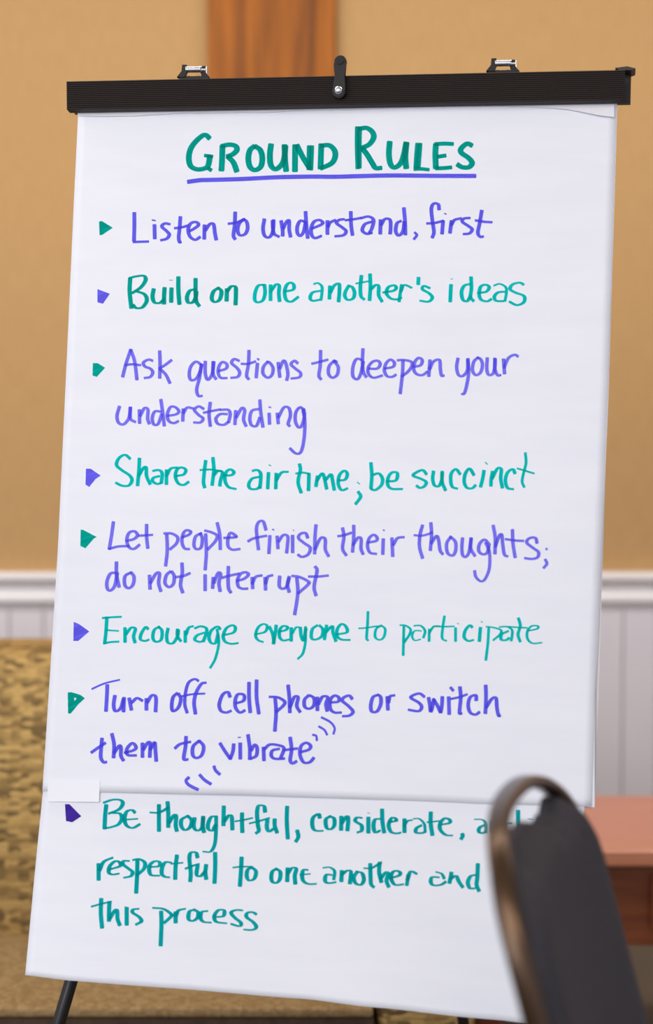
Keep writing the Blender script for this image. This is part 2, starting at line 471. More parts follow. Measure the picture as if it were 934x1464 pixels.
# pages and board behind
pa, pb = on_sheet(114, 150), on_sheet(883, 140); pc = flat(851, 1152, -.004); pdn = flat(66, 1128, -.004)
bm = bmesh.new()
prism(bm, [(pa.x, pa.y), (pb.x, pb.y), (pc.x, pc.y), (pdn.x + .01, pdn.y)], -.0115, -.0042)
for v in bm.verts: v.co.z += .0
obj('page_block', bm, M_edge, pad)
bm = bmesh.new()
prism(bm, [(pa.x, pa.y), (pb.x, pb.y), (pc.x - .001, pc.y - .003), (pdn.x + .01, pdn.y - .002)], -.0137, -.0117); obj('backing_board', bm, M_card, pad)
# a second page hanging a little loose at the lower right edge
bm = bmesh.new()
E2 = [(883, 150), (870.5, 560), (861, 780), (851.5, 990), (850.5, 1075), (850.5, 1154)]
pr = None
for (x, y) in E2:
    a = flat(x, y, -.0030 + (.003 if y > 1000 else 0)); a.z = sheet_z(a) - .0022; b = a + Vector((-.03, 0, -.0002)); va, vb = bm.verts.new(a), bm.verts.new(b)
    if pr: bm.faces.new((pr[0], pr[1], vb, va))
    pr = (va, vb)
o = obj('loose_page', bm, M_paper2, pad); md = o.modifiers.new('thickness', 'SOLIDIFY'); md.thickness = .0002
# torn stub strip under the bar, with its flap at the right
SB = [(111, 165.5), (150, 166.5), (205, 165), (250, 162), (300, 161.5), (345, 160.5), (380, 160.6), (420, 158), (480, 156.5), (500, 157), (560, 154.5), (640, 152.5),
      (700, 152), (760, 153), (790, 154.5), (815, 156.5), (835, 160.5), (855, 164.5), (878, 167.5)]
bm = bmesh.new(); pr = None; random.seed(2)
for i in range(150):
    x = 111 + (878.5 - 111) * i / 149; y = yx(SB, x) + random.uniform(-.35, .35)
    yt = 150 - (x - 111) / 771 * 12
    lift = .0022 + (.0030 * max(0, (x - 780) / 98) ** 1.0)
    a = on_sheet(x, yt, off=.0006); b = on_sheet(x, y, off=lift); va, vb = bm.verts.new(a), bm.verts.new(b)
    if pr: bm.faces.new((pr[1], vb, va, pr[0]))
    pr = (va, vb)
o = obj('torn_strip', bm, mat('torn_paper_stub', (231, 230, 236), .7), pad, recalc=False); o['label'] = 'ragged torn strip of paper under the bar'
md = o.modifiers.new('thickness', 'SOLIDIFY'); md.thickness = .0003; md.offset = -1
# paper patch over the left end of the seam
bm = bmesh.new(); g = []
for y in (0, 1, 2, 3):
    g.append([bm.verts.new(on_sheet(69 + 74 * x / 4 - y * .5, 1114.5 + (1145 - 1113.5) * y / 3 + x * .15, off=.0005)) for x in range(5)])
for i in range(3):
    for j in range(4): bm.faces.new((g[i + 1][j], g[i + 1][j + 1], g[i][j + 1], g[i][j]))
o = obj('paper_patch', bm, M_tape, top_sheet, recalc=False); o['label'] = 'white correction patch over the seam'
md = o.modifiers.new('thickness', 'SOLIDIFY'); md.thickness = .0002; md.offset = -1

# ------------------------------------------------------------------ handwriting
K23 = 934 / 230.0

WRITING = [
    ('heading', '''A|190,118 165,97 135,110 95,150 72,190 64,240 75,285 110,305 150,303 180,285 193,225|*.8 160,222 208,228|*.8 182,300 200,312
268,165 266,240 262,312|262,165 310,156 348,165 355,190 330,215 295,228|300,228 335,265 355,318
462,165 435,190 425,240 435,290 465,310 500,290 510,240 498,190 465,165
563,155 556,220 562,280 590,305 625,280 643,240 650,165|645,160 648,240 655,315
710,160 708,316|720,160 755,230 798,300|*.75 794,165 792,306|*.75 812,165 806,308
868,155 864,300|865,163 915,160 948,190 952,230 930,270 865,300
B|*.75 152,50 151,150 155,300|*.75 168,50 166,150 166,296|165,60 210,55 245,80 252,115 225,155 175,178|185,180 215,220 245,270 265,298 300,297
350,140 345,215 355,275 380,295 415,270 435,220 450,145|452,145 445,230 450,298
*.75 518,150 512,220 507,297|*.75 535,150 530,220 524,295|*.8 498,305 540,303 588,308
630,155 627,220 630,298|*.9 625,153 680,150 735,152|*.9 640,230 690,222|*.9 630,300 680,298 725,294
850,162 820,150 785,178 785,205 830,238 850,268 830,293 790,293 760,276''', 'heading', 8.5, 6.4, 0),
    ('underline', '''A|58,382 130,372 200,370 400,364 600,354 800,350 950,351 1100,347 1300,343 1500,345 1700,346 1805,346''', 'violet', 6.2, 6.2, 0),
    ('lettering', '''C|252,98 252,180 250,262|245,268 335,265|369,168 371,248|*.6 355,140 375,144
460,165 430,160 412,178 440,205 455,225 440,248 405,258|520,122 515,190 510,240 515,268 525,268|485,188 530,182 565,172
572,205 600,190 625,168 610,152 580,160 565,195 575,235 605,255 635,238|660,170 658,250|665,200 690,165 712,165 720,215 728,255
838,95 835,170 828,230 838,252|797,162 845,155 890,135|890,135 862,160 852,200 865,228 895,222 910,190 905,152 888,135
D|236,135 228,190 238,232 265,240 285,205 290,140|283,145 290,215 322,238|333,145 342,200 342,232|345,190 365,150 380,145 380,195 388,238
470,150 445,145 428,175 428,215 445,232 465,205 475,150|475,92 480,170 488,245
510,190 560,170 575,155 555,140 525,150 508,185 510,225 530,245 568,232|602,145 602,222|605,180 618,155 650,140
700,135 670,140 655,158 690,185 710,205 695,228 645,235|738,92 740,170 748,228|705,142 760,135 798,128
795,130 840,120 870,140 860,190 845,215|860,150 820,165 805,200 830,220 862,214
E|180,140 178,220|182,170 205,135 235,140 238,190 235,220|300,145 275,160 268,205 285,230 310,205 318,150|315,70 322,150 324,225
*.8 378,212 390,228 373,252|520,80 515,50 490,45 475,75 482,150 490,210 480,243|447,160 490,158 545,145|543,145 537,220|*.5 550,102 562,106
592,145 583,215|590,170 610,140 650,130|700,128 665,132 655,150 690,175 712,195 695,218 660,222|768,85 755,160 745,215 760,238 778,235|730,142 780,150 828,153''', 'violet', 5.6, 3.6, 0),
    ('lettering', '''F|228,75 225,150 235,245|220,72 260,62 305,58 318,82 290,125 240,158|265,148 310,165 325,200 300,240 265,245 245,228
365,135 358,180 370,212 400,215 425,195|428,128 425,175 425,220|468,130 466,210|*.3 455,83 475,84
508,65 508,140 514,222|608,135 575,145 558,180 565,212 590,212 608,185 612,150|608,75 608,150 612,205 630,234
740,128 712,150 702,190 720,210 748,195 758,150 740,128|790,135 788,203|790,150 815,120 840,125 842,170 840,225''', 'green', 6.3, 3.0, 0),
    ('lettering', '''G|115,110 80,115 62,150 58,195 75,212 105,200 118,160 115,110|150,112 150,200|150,150 180,110 200,115 198,160 202,206
228,150 280,138 285,112 268,98 245,110 232,150 240,195 270,208 312,180|*.8 400,106 425,100 448,120 448,160 442,200|440,145 395,155 380,185 395,203 435,197
495,118 492,192|498,155 520,115 548,105 550,150 545,208|605,115 585,150 582,178 600,198 630,188 638,155 625,125 605,115
678,57 672,120 675,175 695,196|*.8 645,103 690,95 725,88|728,48 730,120 725,200|730,140 760,112 778,120 778,170 798,208
H|30,155 90,145 108,128 95,113 62,125 52,160 75,188 110,195 140,185|*.9 140,110 132,160 125,208|*.9 135,150 155,112 200,128
238,68 236,108|305,130 270,117 262,137 300,160 318,185 295,208 245,202|427,110 424,160 422,208|*.35 425,78 438,75
540,105 505,115 488,150 495,195 520,205 540,175|543,65 545,130 540,180 558,205
580,158 630,150 648,125 630,110 600,120 590,160 600,195 635,206 662,193|*.8 675,115 710,105 745,125 748,160 740,205|740,150 700,155 678,180 690,203 735,205
850,110 825,98 785,108 770,135 800,155 850,175 850,210 810,228 765,208''', 'teal', 5.6, 3.0, 0),
    ('lettering', '''I|225,198 245,120 272,40|272,40 295,110 308,215|238,130 280,125 330,130|400,105 375,98 345,115 355,138 385,150 400,172 385,198 350,205
440,48 442,120 440,205|510,100 470,130 435,150|440,150 475,185 500,235|680,125 650,110 620,140 612,190 625,218 655,205 675,165 685,125|682,125 672,200 655,270 665,308 688,308
705,108 705,180 720,215 745,180 755,110|750,110 750,180 768,212|780,165 825,150 830,125 805,112 785,135 780,175 795,203 832,205
J|50,105 20,95 5,118 35,145 52,172 40,198 0,204|106,45 103,120 92,190 105,212|60,122 100,122 145,108|155,120 148,203|*.7 155,92 164,100
215,110 190,140 188,180 215,203 240,185 245,145 225,115 210,110|275,115 285,200|285,150 305,105 320,120 332,180 325,218
390,120 370,105 350,125 375,150 405,175 398,200 350,208|522,45 520,130 512,190 525,213|470,122 520,110 565,98
600,105 572,135 568,180 590,203 618,185 624,140 600,105 618,112|765,100 730,95 710,140 710,195 735,212 755,180 770,110|768,35 765,110 770,170 788,200
800,150 850,150 868,125 855,105 825,110 800,140 800,180 830,203 882,190
K|80,150 130,140 138,115 115,98 90,120 80,160 95,193 125,198 148,185|155,102 190,100 235,110 240,135 215,170 180,195|188,105 185,180 172,295
250,140 290,130 300,102 280,88 258,110 250,150 265,180 300,188 330,168|345,100 338,195|342,155 365,110 400,100 405,150 412,190 428,190
508,90 500,140 510,185 535,193 562,160 565,98|565,92 570,170 560,240 545,293 528,298|625,85 600,110 592,160 612,188 640,170 650,125 638,95 620,85
678,88 675,150 685,185 710,180 722,140 724,95|722,90 722,150 738,188 757,187|772,95 778,180|775,145 800,90 835,70 858,80''', 'violet2', 5.2, 3.5, 0),
    ('lettering', '''L|85,65 70,120 80,160 110,168 140,130 148,70|148,70 148,135 178,156|200,85 202,163|205,120 230,75 250,85 248,135 258,166
325,95 290,95 275,135 285,170 310,165 330,110|325,25 335,95 345,178|362,120 410,112 430,95 410,70 380,70 362,115 372,150 400,162 428,150
455,80 452,150|455,105 478,72 515,78|575,80 545,65 520,85 545,115 570,135 555,158 515,158|612,42 605,110 612,180|572,102 630,90 672,82
670,85 715,85 728,110 718,158|712,110 670,110 645,135 655,165 690,172 718,155|760,90 755,170|762,130 795,75 812,90 805,140 820,180
895,80 855,90 842,130 850,172 880,178 900,130|900,28 905,100 918,185
M|345,105 347,168|*.6 343,68 355,72|392,105 398,165|398,130 430,72 460,75 468,120 455,165 465,180
548,90 525,70 500,100 497,150 515,186 535,175 550,120 545,80|542,90 552,150 548,250 530,328 500,338 465,308''', 'violet2', 5.2, 3.5, 0),
    ('lettering', '''N|310,65 280,42 245,60 230,100 260,130 305,160 320,190 300,220 260,220 225,203|363,62 360,130 352,220|358,165 385,120 402,115 405,165 425,212
440,135 475,130 495,150 490,205|480,165 445,175 440,195 465,210 490,205|520,130 520,213|520,165 545,122 585,115
575,165 620,155 632,128 605,115 580,130 572,170 590,208 620,216 650,198|748,75 740,140 735,200 742,232|*.9 715,130 780,127 840,138
790,58 795,130 785,218|795,160 820,135 845,145 834,190 830,222|850,160 895,160 912,142 890,126 865,145 860,190 880,228 925,240
O|165,135 195,130 215,155 210,235|205,170 165,180 145,213 155,238 190,240 210,225|260,145 255,238|*.4 262,100 275,106
305,150 302,238|305,190 335,145 375,140|440,95 445,130 432,200 450,262|*.9 418,150 460,145 498,152|495,150 492,248
545,165 535,225|540,195 565,155 580,160 598,240|590,190 622,155 632,190 642,246|665,190 705,185 718,152 700,134 672,160 665,210 685,246 720,236
*.4 775,200 790,212|780,255 795,285 765,328|855,88 860,160 855,238|862,160 900,150 922,180 915,218 880,246 855,240
P|30,195 85,190 95,150 70,142 45,165 38,210 60,238 125,240
265,155 240,130 195,150 190,165 230,180 262,200 250,225 225,233 205,220|305,137 300,180 310,218 335,223 352,190 356,145|355,138 355,200 375,248
460,155 435,125 408,150 405,195 415,228 445,238|540,160 515,122 490,150 483,200 500,233 530,235 550,217
598,133 590,180 578,228|*.4 605,85 618,97|648,138 640,180 638,222|645,180 675,122 698,125 695,180 705,233
778,150 765,125 735,145 722,190 735,233 770,241|*.8 838,30 842,90 825,160 820,200 832,230|*.8 790,120 840,135 890,150''', 'teal', 5.4, 3.2, 0),
    ('lettering', '''Q|232,25 222,100 208,183|205,182 260,168 325,165|305,135 350,125 372,102 355,80 325,87 310,125 320,168 350,182 385,157|425,40 425,110 432,178|378,105 460,100
525,92 570,92 605,115 598,150 560,185|542,98 545,190 535,280|630,115 672,98 680,80 655,74 637,95 630,140 645,178 675,183
745,90 710,110 700,160 715,183 742,172 748,120 735,90|762,75 800,85 835,105 822,140 780,185|768,95 772,200 765,303|835,30 850,100 853,185
R|0,118 60,115 72,108 40,88 25,120 25,165 50,186 95,182|245,72 230,24 205,24 190,60 195,130 202,186|140,138 175,120 250,105
268,105 262,208|*.6 282,68 292,72|310,108 315,180|318,140 345,102 372,110 370,160 365,205|400,103 400,203|*.4 402,73 408,75
488,118 475,90 445,95 435,120 470,150 502,175 490,213 455,228 430,215|536,42 530,110 528,210|530,185 555,130 575,115 590,130 590,185 610,225
690,60 698,110 690,180 712,220|662,108 700,102 742,88|755,45 755,110 748,200|750,160 780,117 798,125 797,180 810,213
835,145 885,135 890,115 870,100 845,120 835,165 850,203 888,211
S|683,124 680,213|*.6 682,72 690,75|733,118 738,225|740,160 765,120 805,113
T|160,44 145,100 142,170 160,236|*.9 110,102 155,105 195,95 215,85|208,30 212,100 205,190|210,150 240,107 253,130 262,190 278,213
325,110 300,150 305,205 335,220 352,190 350,140 320,110|392,118 388,170 392,215 410,228 430,200 442,120|442,118 440,180 465,223
550,160 520,128 490,155 487,195 510,213 535,203 545,165|*.9 525,145 548,200 548,290 525,353 500,370 470,345 462,308
570,45 582,120 580,210|582,170 605,107 620,100 625,150 635,213 655,226|682,70 685,150 698,232|640,125 700,133 748,135
825,148 815,118 780,120 765,145 800,175 833,200 828,230 795,240 752,235|*.8 876,180 884,185|*.9 872,242 882,268 862,293''', 'violet2', 5.2, 3.6, 0),
    ('lettering', '''Q|250,320 215,325 195,370 197,412 215,423 240,395 255,320|250,258 250,330 265,403|335,318 300,340 298,390 320,410 345,390 352,345 335,318
442,335 445,415|447,380 480,325 500,325 495,380 508,428|565,312 540,335 532,380 555,403 580,385 585,340 570,312
630,264 632,320 622,390 635,436|592,345 635,340 678,322|765,332 765,423|812,348 808,410|815,380 840,322 855,330 845,380 852,428
R|27,284 25,350 28,410 42,436|-10,350 30,338 90,325|75,368 118,355 143,332 130,318 100,325 80,360 85,400 110,413 140,412
165,348 168,412|165,385 185,345 223,335|240,348 243,420|243,385 255,345 285,334|325,340 322,395 340,413 365,400 380,350|380,342 370,390 380,433
395,338 440,345 490,370 490,388 432,440|425,350 430,440 412,563|530,284 542,310 525,400 536,453|492,342 550,342 608,336''', 'violet2', 5.4, 3.7, 0),
    ('lettering', '''U|235,50 230,130 222,203|208,55 270,50 320,48|*.8 228,125 303,130|215,203 255,195 305,192|340,112 340,195|345,150 375,112 400,118 390,160 398,198
475,120 460,108 435,145 430,178 455,188 480,180|540,105 510,125 502,170 520,193 550,180 555,130 535,105|590,115 582,160 590,198 620,200 645,160 650,125|645,120 645,160 665,190
690,130 690,195|695,150 710,112 738,102|745,115 780,103 812,115 812,145 795,190|800,140 760,155 745,180 770,193 795,190
895,120 875,105 840,130 828,170 840,198 865,200 880,150|*.8 875,120 885,200 865,290 835,345
V|15,155 75,140 88,112 70,97 35,115 17,160 30,193 65,205 105,200|*.9 205,150 260,135 272,102 250,90 220,110 205,155 220,183 250,195
285,105 305,150 312,200|325,97 320,140 308,205|338,135 380,125 390,107 365,102 345,125 345,165 365,185 400,180|412,112 412,188|*.8 415,150 440,110 465,110
465,110 470,160 485,185 497,115|*.8 495,105 495,190 480,260 450,293|565,97 535,120 530,170 555,180 590,160 595,120 575,97
618,97 605,180|612,140 650,102 655,140 672,190|675,150 735,138 730,105 705,90 680,120 680,160 705,180 755,182
*.8 858,18 855,100 850,170 860,186|*.8 803,115 850,112 890,105 934,101|*.8 935,98 905,120 900,165 925,182 950,165 958,120 935,98
W|*.8 68,97 100,98 130,120 125,150 95,195|*.8 92,103 90,190 88,272|*.8 150,100 190,100 215,130 205,170|*.7 195,130 155,130 140,160 155,185 190,178
*.8 240,120 238,190|*.8 240,140 265,105 300,102|*.8 328,44 318,110 315,172 340,188|*.8 265,103 330,105 385,103
*.8 392,112 392,190|*.4 402,86 412,90|490,110 475,98 450,125 442,165 465,188 498,182|537,110 530,190|*.5 540,76 550,79
*.8 568,105 610,110 655,125 650,150 610,185|*.8 585,110 580,200 568,300|*.8 645,108 690,105 720,125 720,160 715,188|700,130 660,150 658,180 685,183 705,170
*.9 757,55 768,100 755,150 768,193|*.8 700,105 760,110 808,112|*.8 810,130 865,118 870,102 835,102 810,130 810,175 840,202 895,198''', 'teal', 5.2, 2.9, 0),
    ('lettering', '''X|*.7 188,102 260,70 350,48|278,78 275,150 270,230|322,140 315,195 325,230 355,213 372,160|375,152 372,233
405,155 418,223|420,180 450,155 483,170|505,158 505,223|510,180 535,140 560,150 558,233|685,125 660,150 652,200 660,230 690,210 705,160 690,128
*.9 808,55 785,44 750,65 733,120 728,190 742,240|852,65 825,72 795,120 782,180 790,246|*.8 705,145 770,132 845,128
Y|118,148 105,120 75,135 55,190 65,228 95,238 125,228|150,185 195,170 198,137 165,132 148,165 150,210 175,238 205,225
228,64 228,150 235,238|272,50 272,150 285,245|345,147 395,150 435,175 425,200 385,235|380,155 385,240 378,346
455,80 462,150 465,238|465,210 490,150 513,150 505,200 525,236|575,138 550,165 552,205 580,216 605,195 605,155 580,138
625,150 625,226|630,190 655,147 685,150 675,190 682,230|700,180 745,175 750,152 725,140 700,165 700,215 725,238 765,238
828,160 810,140 780,150 770,170 805,200 832,233 810,256 770,260
Z|125,135 95,150 82,200 90,233 120,230 140,190 140,150 125,135|178,147 182,223|185,180 195,145 222,138
395,148 365,128 325,140 318,155 360,180 378,205 360,230 300,222|418,152 425,190 432,233 450,160|445,160 465,190 488,238|488,238 495,200 498,147
535,148 538,248|*.9 545,92 562,112|600,90 605,150 598,238 612,243|*.9 545,160 600,148 643,132|695,168 692,138 660,150 648,195 660,238 690,250 715,235
750,80 752,150 748,243|752,210 785,160 810,155 815,210 825,256 835,254''', 'violet', 5.6, 3.6, 0),
    ('lettering', '''a|105,104 100,160 98,215 115,243 132,240|42,187 80,160 125,130|162,77 175,140 172,216|175,190 205,147 215,160 215,205 230,233
235,188 290,172 302,152 280,132 250,165 255,200 305,203|340,132 340,213|345,170 370,130 385,135 382,213|385,170 410,127 415,170 420,236
593,94 590,150 580,223 605,226|528,162 560,137 620,124|670,118 635,150 632,200 655,218 685,200 695,150 670,118|790,132 820,180 850,223|870,137 865,180 850,223
908,132 908,223|*.5 895,99 910,98
b|222,124 232,200 232,266|240,215 260,182 275,200 270,245 237,263|312,197 315,273|315,210 345,182 385,182 430,200 412,260
405,205 365,215 357,245 380,263 435,262|467,139 475,210 467,270 480,290 505,277|430,213 510,203
525,225 575,210 585,187 560,170 530,190 524,240 545,283 580,283 605,257''', 'violet', 5.6, 3.7, 0),
    ('vibration_mark', '''a|610,330 593,350 610,375 663,402''', 'violet', 4.8, 4.8, 0),
    ('vibration_mark', '''a|672,315 700,345 738,370''', 'violet', 4.8, 4.8, 0),
    ('vibration_mark', '''a|755,265 765,290 790,314''', 'violet', 4.8, 4.8, 0),
    ('vibration_mark', '''b|*.7 597,124 618,130 622,158''', 'violet', 4.8, 4.8, 0),
    ('vibration_mark', '''b|*.7 633,75 665,95 682,125''', 'violet', 4.8, 4.8, 0),
    ('vibration_mark', '''b|*.7 648,22 700,50 725,85 718,120''', 'violet', 4.8, 4.8, 0),
    ('lettering', '''c|255,72 305,55 350,55 368,75 345,110 285,135|272,85 265,150 262,222|300,130 350,135 362,165 340,198 300,213 265,220
*.9 382,170 455,165|440,130 420,114 390,125 378,165 390,203 425,218 468,196|578,84 578,150 578,236|525,128 580,128 635,98
628,67 632,130 632,213|635,190 665,145 678,150 675,200 682,236|745,148 710,170 708,208 730,230 758,213 768,175 745,148
785,160 780,210 800,233 828,215 835,160|835,152 832,200 840,243
d|85,150 50,155 32,190 32,222 55,233 75,200|*.9 78,155 77,230 70,310 45,355 0,355|122,92 120,203|125,180 150,147 168,155 172,228
228,132 228,190 230,243|*.9 187,180 235,172 290,160|362,125 355,92 325,90 315,130 320,200 325,233 308,250|*.9 270,192 320,180 388,160
375,172 372,215 385,238 412,222|418,167 418,205 432,246|490,94 488,180 494,280|548,232 555,268 540,298
680,160 672,137 640,160 637,208 655,233 700,235|740,150 715,170 718,213 740,226 763,205 763,165 740,150|805,152 803,230|808,190 835,152 845,165 840,233
e|155,160 125,158 115,178 150,203 150,233 125,245|190,157 190,246|*.35 185,130 200,133|262,165 230,170 220,205 230,243 260,233|270,110 272,180 282,245
305,185 350,177 345,162 325,162 308,200 320,238 350,250 380,245|400,167 400,243|*.9 395,210 415,180 445,172|*.7 450,165 485,165 515,195 520,240|500,202 470,220 467,243 495,248 525,240
553,127 552,190 562,260|*.9 530,185 610,177|605,200 658,190 663,172 635,162 608,190 608,228 640,258 680,262|735,252 738,265 728,283
*.7 805,168 850,170 870,192 872,245|868,200 838,215 832,238 850,248 872,240|905,180 905,245|910,200 930,182 945,190 945,245|1025,190 995,195 985,225 1000,245 1025,235|1060,118 1060,180 1066,250|*.4 1115,165 1150,168''', 'deep', 6.2, 2.6, 1),
    ('lettering', '''f|65,102 65,195|70,140 95,90 148,65|125,135 188,115 185,92 160,87 130,115 124,150 145,163 185,158|245,85 212,85 208,105 240,130 262,150 250,173 210,182
262,80 300,74 333,95 328,130 285,170|290,82 288,170 283,270|360,120 413,115 418,92 390,87 362,110 360,148 375,168 420,170
490,95 455,92 435,120 432,158 450,176 478,180|520,52 512,120 510,190|*.9 485,102 555,95|640,65 630,37 602,37 592,70 600,150 597,203|568,130 615,112 650,102
640,112 634,162 655,173 685,145|690,107 685,150 690,190|742,37 742,120 738,213
g|63,64 60,130 53,230|*.9 12,123 60,118 115,118|120,120 97,140 94,178 110,198 138,185 146,145 120,120|265,130 240,150 237,195 258,213 283,195 288,150 265,130
330,127 328,203|330,160 355,127 380,130 372,170 375,218|*.8 400,165 462,160|450,137 425,137 415,160 420,198 450,218 498,218
*.8 535,125 575,122 603,145 598,193|590,167 557,165 547,195 565,213 612,208|645,142 642,203|645,165 675,142 698,150 692,216
735,147 715,180 725,213 755,223 773,195 763,157 735,147|810,102 812,170 815,218 832,238|*.9 772,127 820,125 875,92|865,94 862,150 875,208|870,190 900,152 915,160 905,200 918,236
h|235,185 285,170 293,152 270,142 247,155 242,190 265,223 315,220|*.9 340,167 332,226|335,195 355,147 392,160|*.8 500,148 535,160 550,188
522,180 480,180 472,208 490,226 530,223 560,205|592,152 580,213|585,190 618,172 635,205 658,238|735,165 702,175 687,210 700,243 730,243|745,102 742,180 738,223 752,260''', 'deep', 6.2, 2.6, 1),
    ('lettering', '''f|80,304 78,390 85,473|*.9 22,350 75,335 140,320|128,322 125,380 125,433|130,420 160,372 173,375 175,420 188,458|228,357 228,456|*.35 215,350 240,355
300,362 267,367 264,385 300,410 313,435 280,455|378,357 440,363 485,392 485,408 445,445|428,378 430,450 425,576|512,382 512,443|515,400 530,372 570,362
620,367 592,380 587,420 610,433 638,415 643,385 620,367|700,375 665,382 657,415 675,438 720,443|735,410 788,405 793,372 760,372 737,405 750,438 810,447
g|70,372 30,370 2,385 25,415 58,443 50,463 0,450|150,395 125,382 97,387 92,410 130,440 148,468 125,485 75,483''', 'deep', 6.2, 2.6, 1),
]

CROP = dict(A=(255, 170, 4.2455), B=(475, 170, 4.2455), C=(130, 280), D=(320, 280), E=(500, 280), F=(130, 380), G=(350, 380), H=(540, 380), I=(120, 490),
            J=(330, 490), K=(530, 490), L=(150, 565), M=(300, 565), N=(110, 640), O=(320, 640), P=(545, 640), Q=(105, 740), R=(320, 740), S=(380, 740), T=(565, 740),
            U=(95, 870), V=(315, 870), W=(555, 870), X=(85, 960), Y=(300, 960), Z=(510, 960), a=(120, 1030), b=(300, 1020), c=(85, 1130), d=(290, 1130), e=(480, 1130),
            f=(125, 1210), g=(330, 1210), h=(500, 1210), i=(0, 0, 1.0))
INKS = dict(heading=ink('dark_green_ink', (0, 164, 146), .62), violet=ink('violet_ink', (104, 98, 250), .6), violet2=ink('light_violet_ink', (126, 118, 255), .52),
            green=ink('green_ink', (0, 172, 154), .62), teal=ink('light_teal_ink', (0, 200, 190), .6), deep=ink('deep_teal_ink', (0, 172, 172), .62),
            indigo=ink('indigo_ink', (72, 44, 166), .8))


def spline(pts):
    if len(pts) < 3: return [pts[0], tuple((pts[0][i] + pts[1][i]) / 2 for i in (0, 1)), pts[1]]
    P = [tuple(2 * pts[0][i] - pts[1][i] for i in (0, 1))] + pts + [tuple(2 * pts[-1][i] - pts[-2][i] for i in (0, 1))]
    o = []
    for k in range(1, len(P) - 2):
        p0, p1, p2, p3 = P[k - 1:k + 3]
        for s in range(6):
            t = s / 6
            o.append(tuple(.5 * ((2 * p1[i]) + (-p0[i] + p2[i]) * t + (2 * p0[i] - 5 * p1[i] + 4 * p2[i] - p3[i]) * t * t + (-p0[i] + 3 * p1[i] - 3 * p2[i] + p3[i]) * t ** 3) for i in (0, 1)))
    o.append(pts[-1]); return o


cnt = 0
def write(name, text, inkname, wv, wh, parent, ext, label=None):
    """text: 'CROP|x,y x,y ...|...' strokes; a stroke may begin with *k to scale its width; wv/wh: nib extents in photo px"""
    global cnt
    bm = bmesh.new(); uvl = bm.loops.layers.uv.new('UVMap'); cur = None
    for tok in text.replace('\n', '|').split('|'):
        tok = tok.strip()
        if not tok: continue
        if tok in CROP: cur = CROP[tok]; continue
        k = 1.0
        if tok[0] == '*': a, tok = tok[1:].split(' ', 1); k = float(a)
        s = cur[2] if len(cur) > 2 else K23
        pts = [(cur[0] + float(u.split(',')[0]) / s, cur[1] + float(u.split(',')[1]) / s) for u in tok.split()]
        q = spline(pts); n_ = len(q); cnt += 1; off = .00022 + (cnt % 9) * .00003
        # drop coincident points, pad both ends a little
        qq = [q[0]]
        for p in q[1:]:
            if math.dist(p, qq[-1]) > .25: qq.append(p)
        if len(qq) < 2: qq.append((q[0][0] + .6, q[0][1] + .2))
        q = qq; n_ = len(q); prv = None; L_ = 0; seed = random.random() * 40
        for j, p in enumerate(q):
            a, b = q[max(0, j - 1)], q[min(n_ - 1, j + 1)]
            dx, dy = b[0] - a[0], b[1] - a[1]; l = math.hypot(dx, dy) or 1; dx /= l; dy /= l
            hw = .5 * k * math.hypot(wv * dy, wh * dx)
            if j: L_ += math.dist(p, q[j - 1])
            ends = [(p, 1.0)]
            if j == 0: ends = [((p[0] - dx * hw * .38, p[1] - dy * hw * .38), .72), ((p[0] - dx * hw * .1, p[1] - dy * hw * .1), 1.0)]
            elif j == n_ - 1: ends = [((p[0] + dx * hw * .1, p[1] + dy * hw * .1), 1.0), ((p[0] + dx * hw * .38, p[1] + dy * hw * .38), .72)]
            for e, f_ in ends:
                lo = on_sheet(e[0] + dy * hw * f_, e[1] - dx * hw * f_, ext, off); hi = on_sheet(e[0] - dy * hw * f_, e[1] + dx * hw * f_, ext, off)
                v = (bm.verts.new(lo), bm.verts.new(hi), L_)
                if prv:
                    fc = bm.faces.new((prv[0], prv[1], v[1], v[0]))
                    for lp, (uu, vv) in zip(fc.loops, ((prv[2], 0), (prv[2], 1), (v[2], 1), (v[2], 0))): lp[uvl].uv = (uu / 900 + seed, vv + seed)
                prv = v
    for f_ in bm.faces: f_.smooth = False
    o = obj(name, bm, INKS[inkname], parent, recalc=False)
    if label: o['label'] = label
    return o


def bullet(crop, pts, inkname, parent, ext, hole=None):
    global cnt
    cnt += 1; bm = bmesh.new(); uvl = bm.loops.layers.uv.new('UVMap'); cr = CROP[crop]; s = K23
    off = .00025
    P = [tuple(map(float, u.split(','))) for u in pts.split()]
    f = lambda u: on_sheet(cr[0] + u[0] / s, cr[1] + u[1] / s, ext, off)
    if hole:
        n_ = len(P); H = [(hole[0] + (p[0] - hole[0]) * hole[2], hole[1] + (p[1] - hole[1]) * hole[2]) for p in P]
        fs = [bm.faces.new([bm.verts.new(f(q)) for q in (P[i], P[(i + 1) % n_], H[(i + 1) % n_], H[i])]) for i in range(n_)]
    else: bm.faces.new([bm.verts.new(f(q)) for q in P])
    for fc in bm.faces:
        for lp in fc.loops: lp[uvl].uv = (lp.vert.co.x * 1.3 + lp.vert.co.y, (lp.vert.co.y - lp.vert.co.x * .4) * 60)
    return obj('bullet_mark', bm, INKS[inkname], parent, recalc=False)


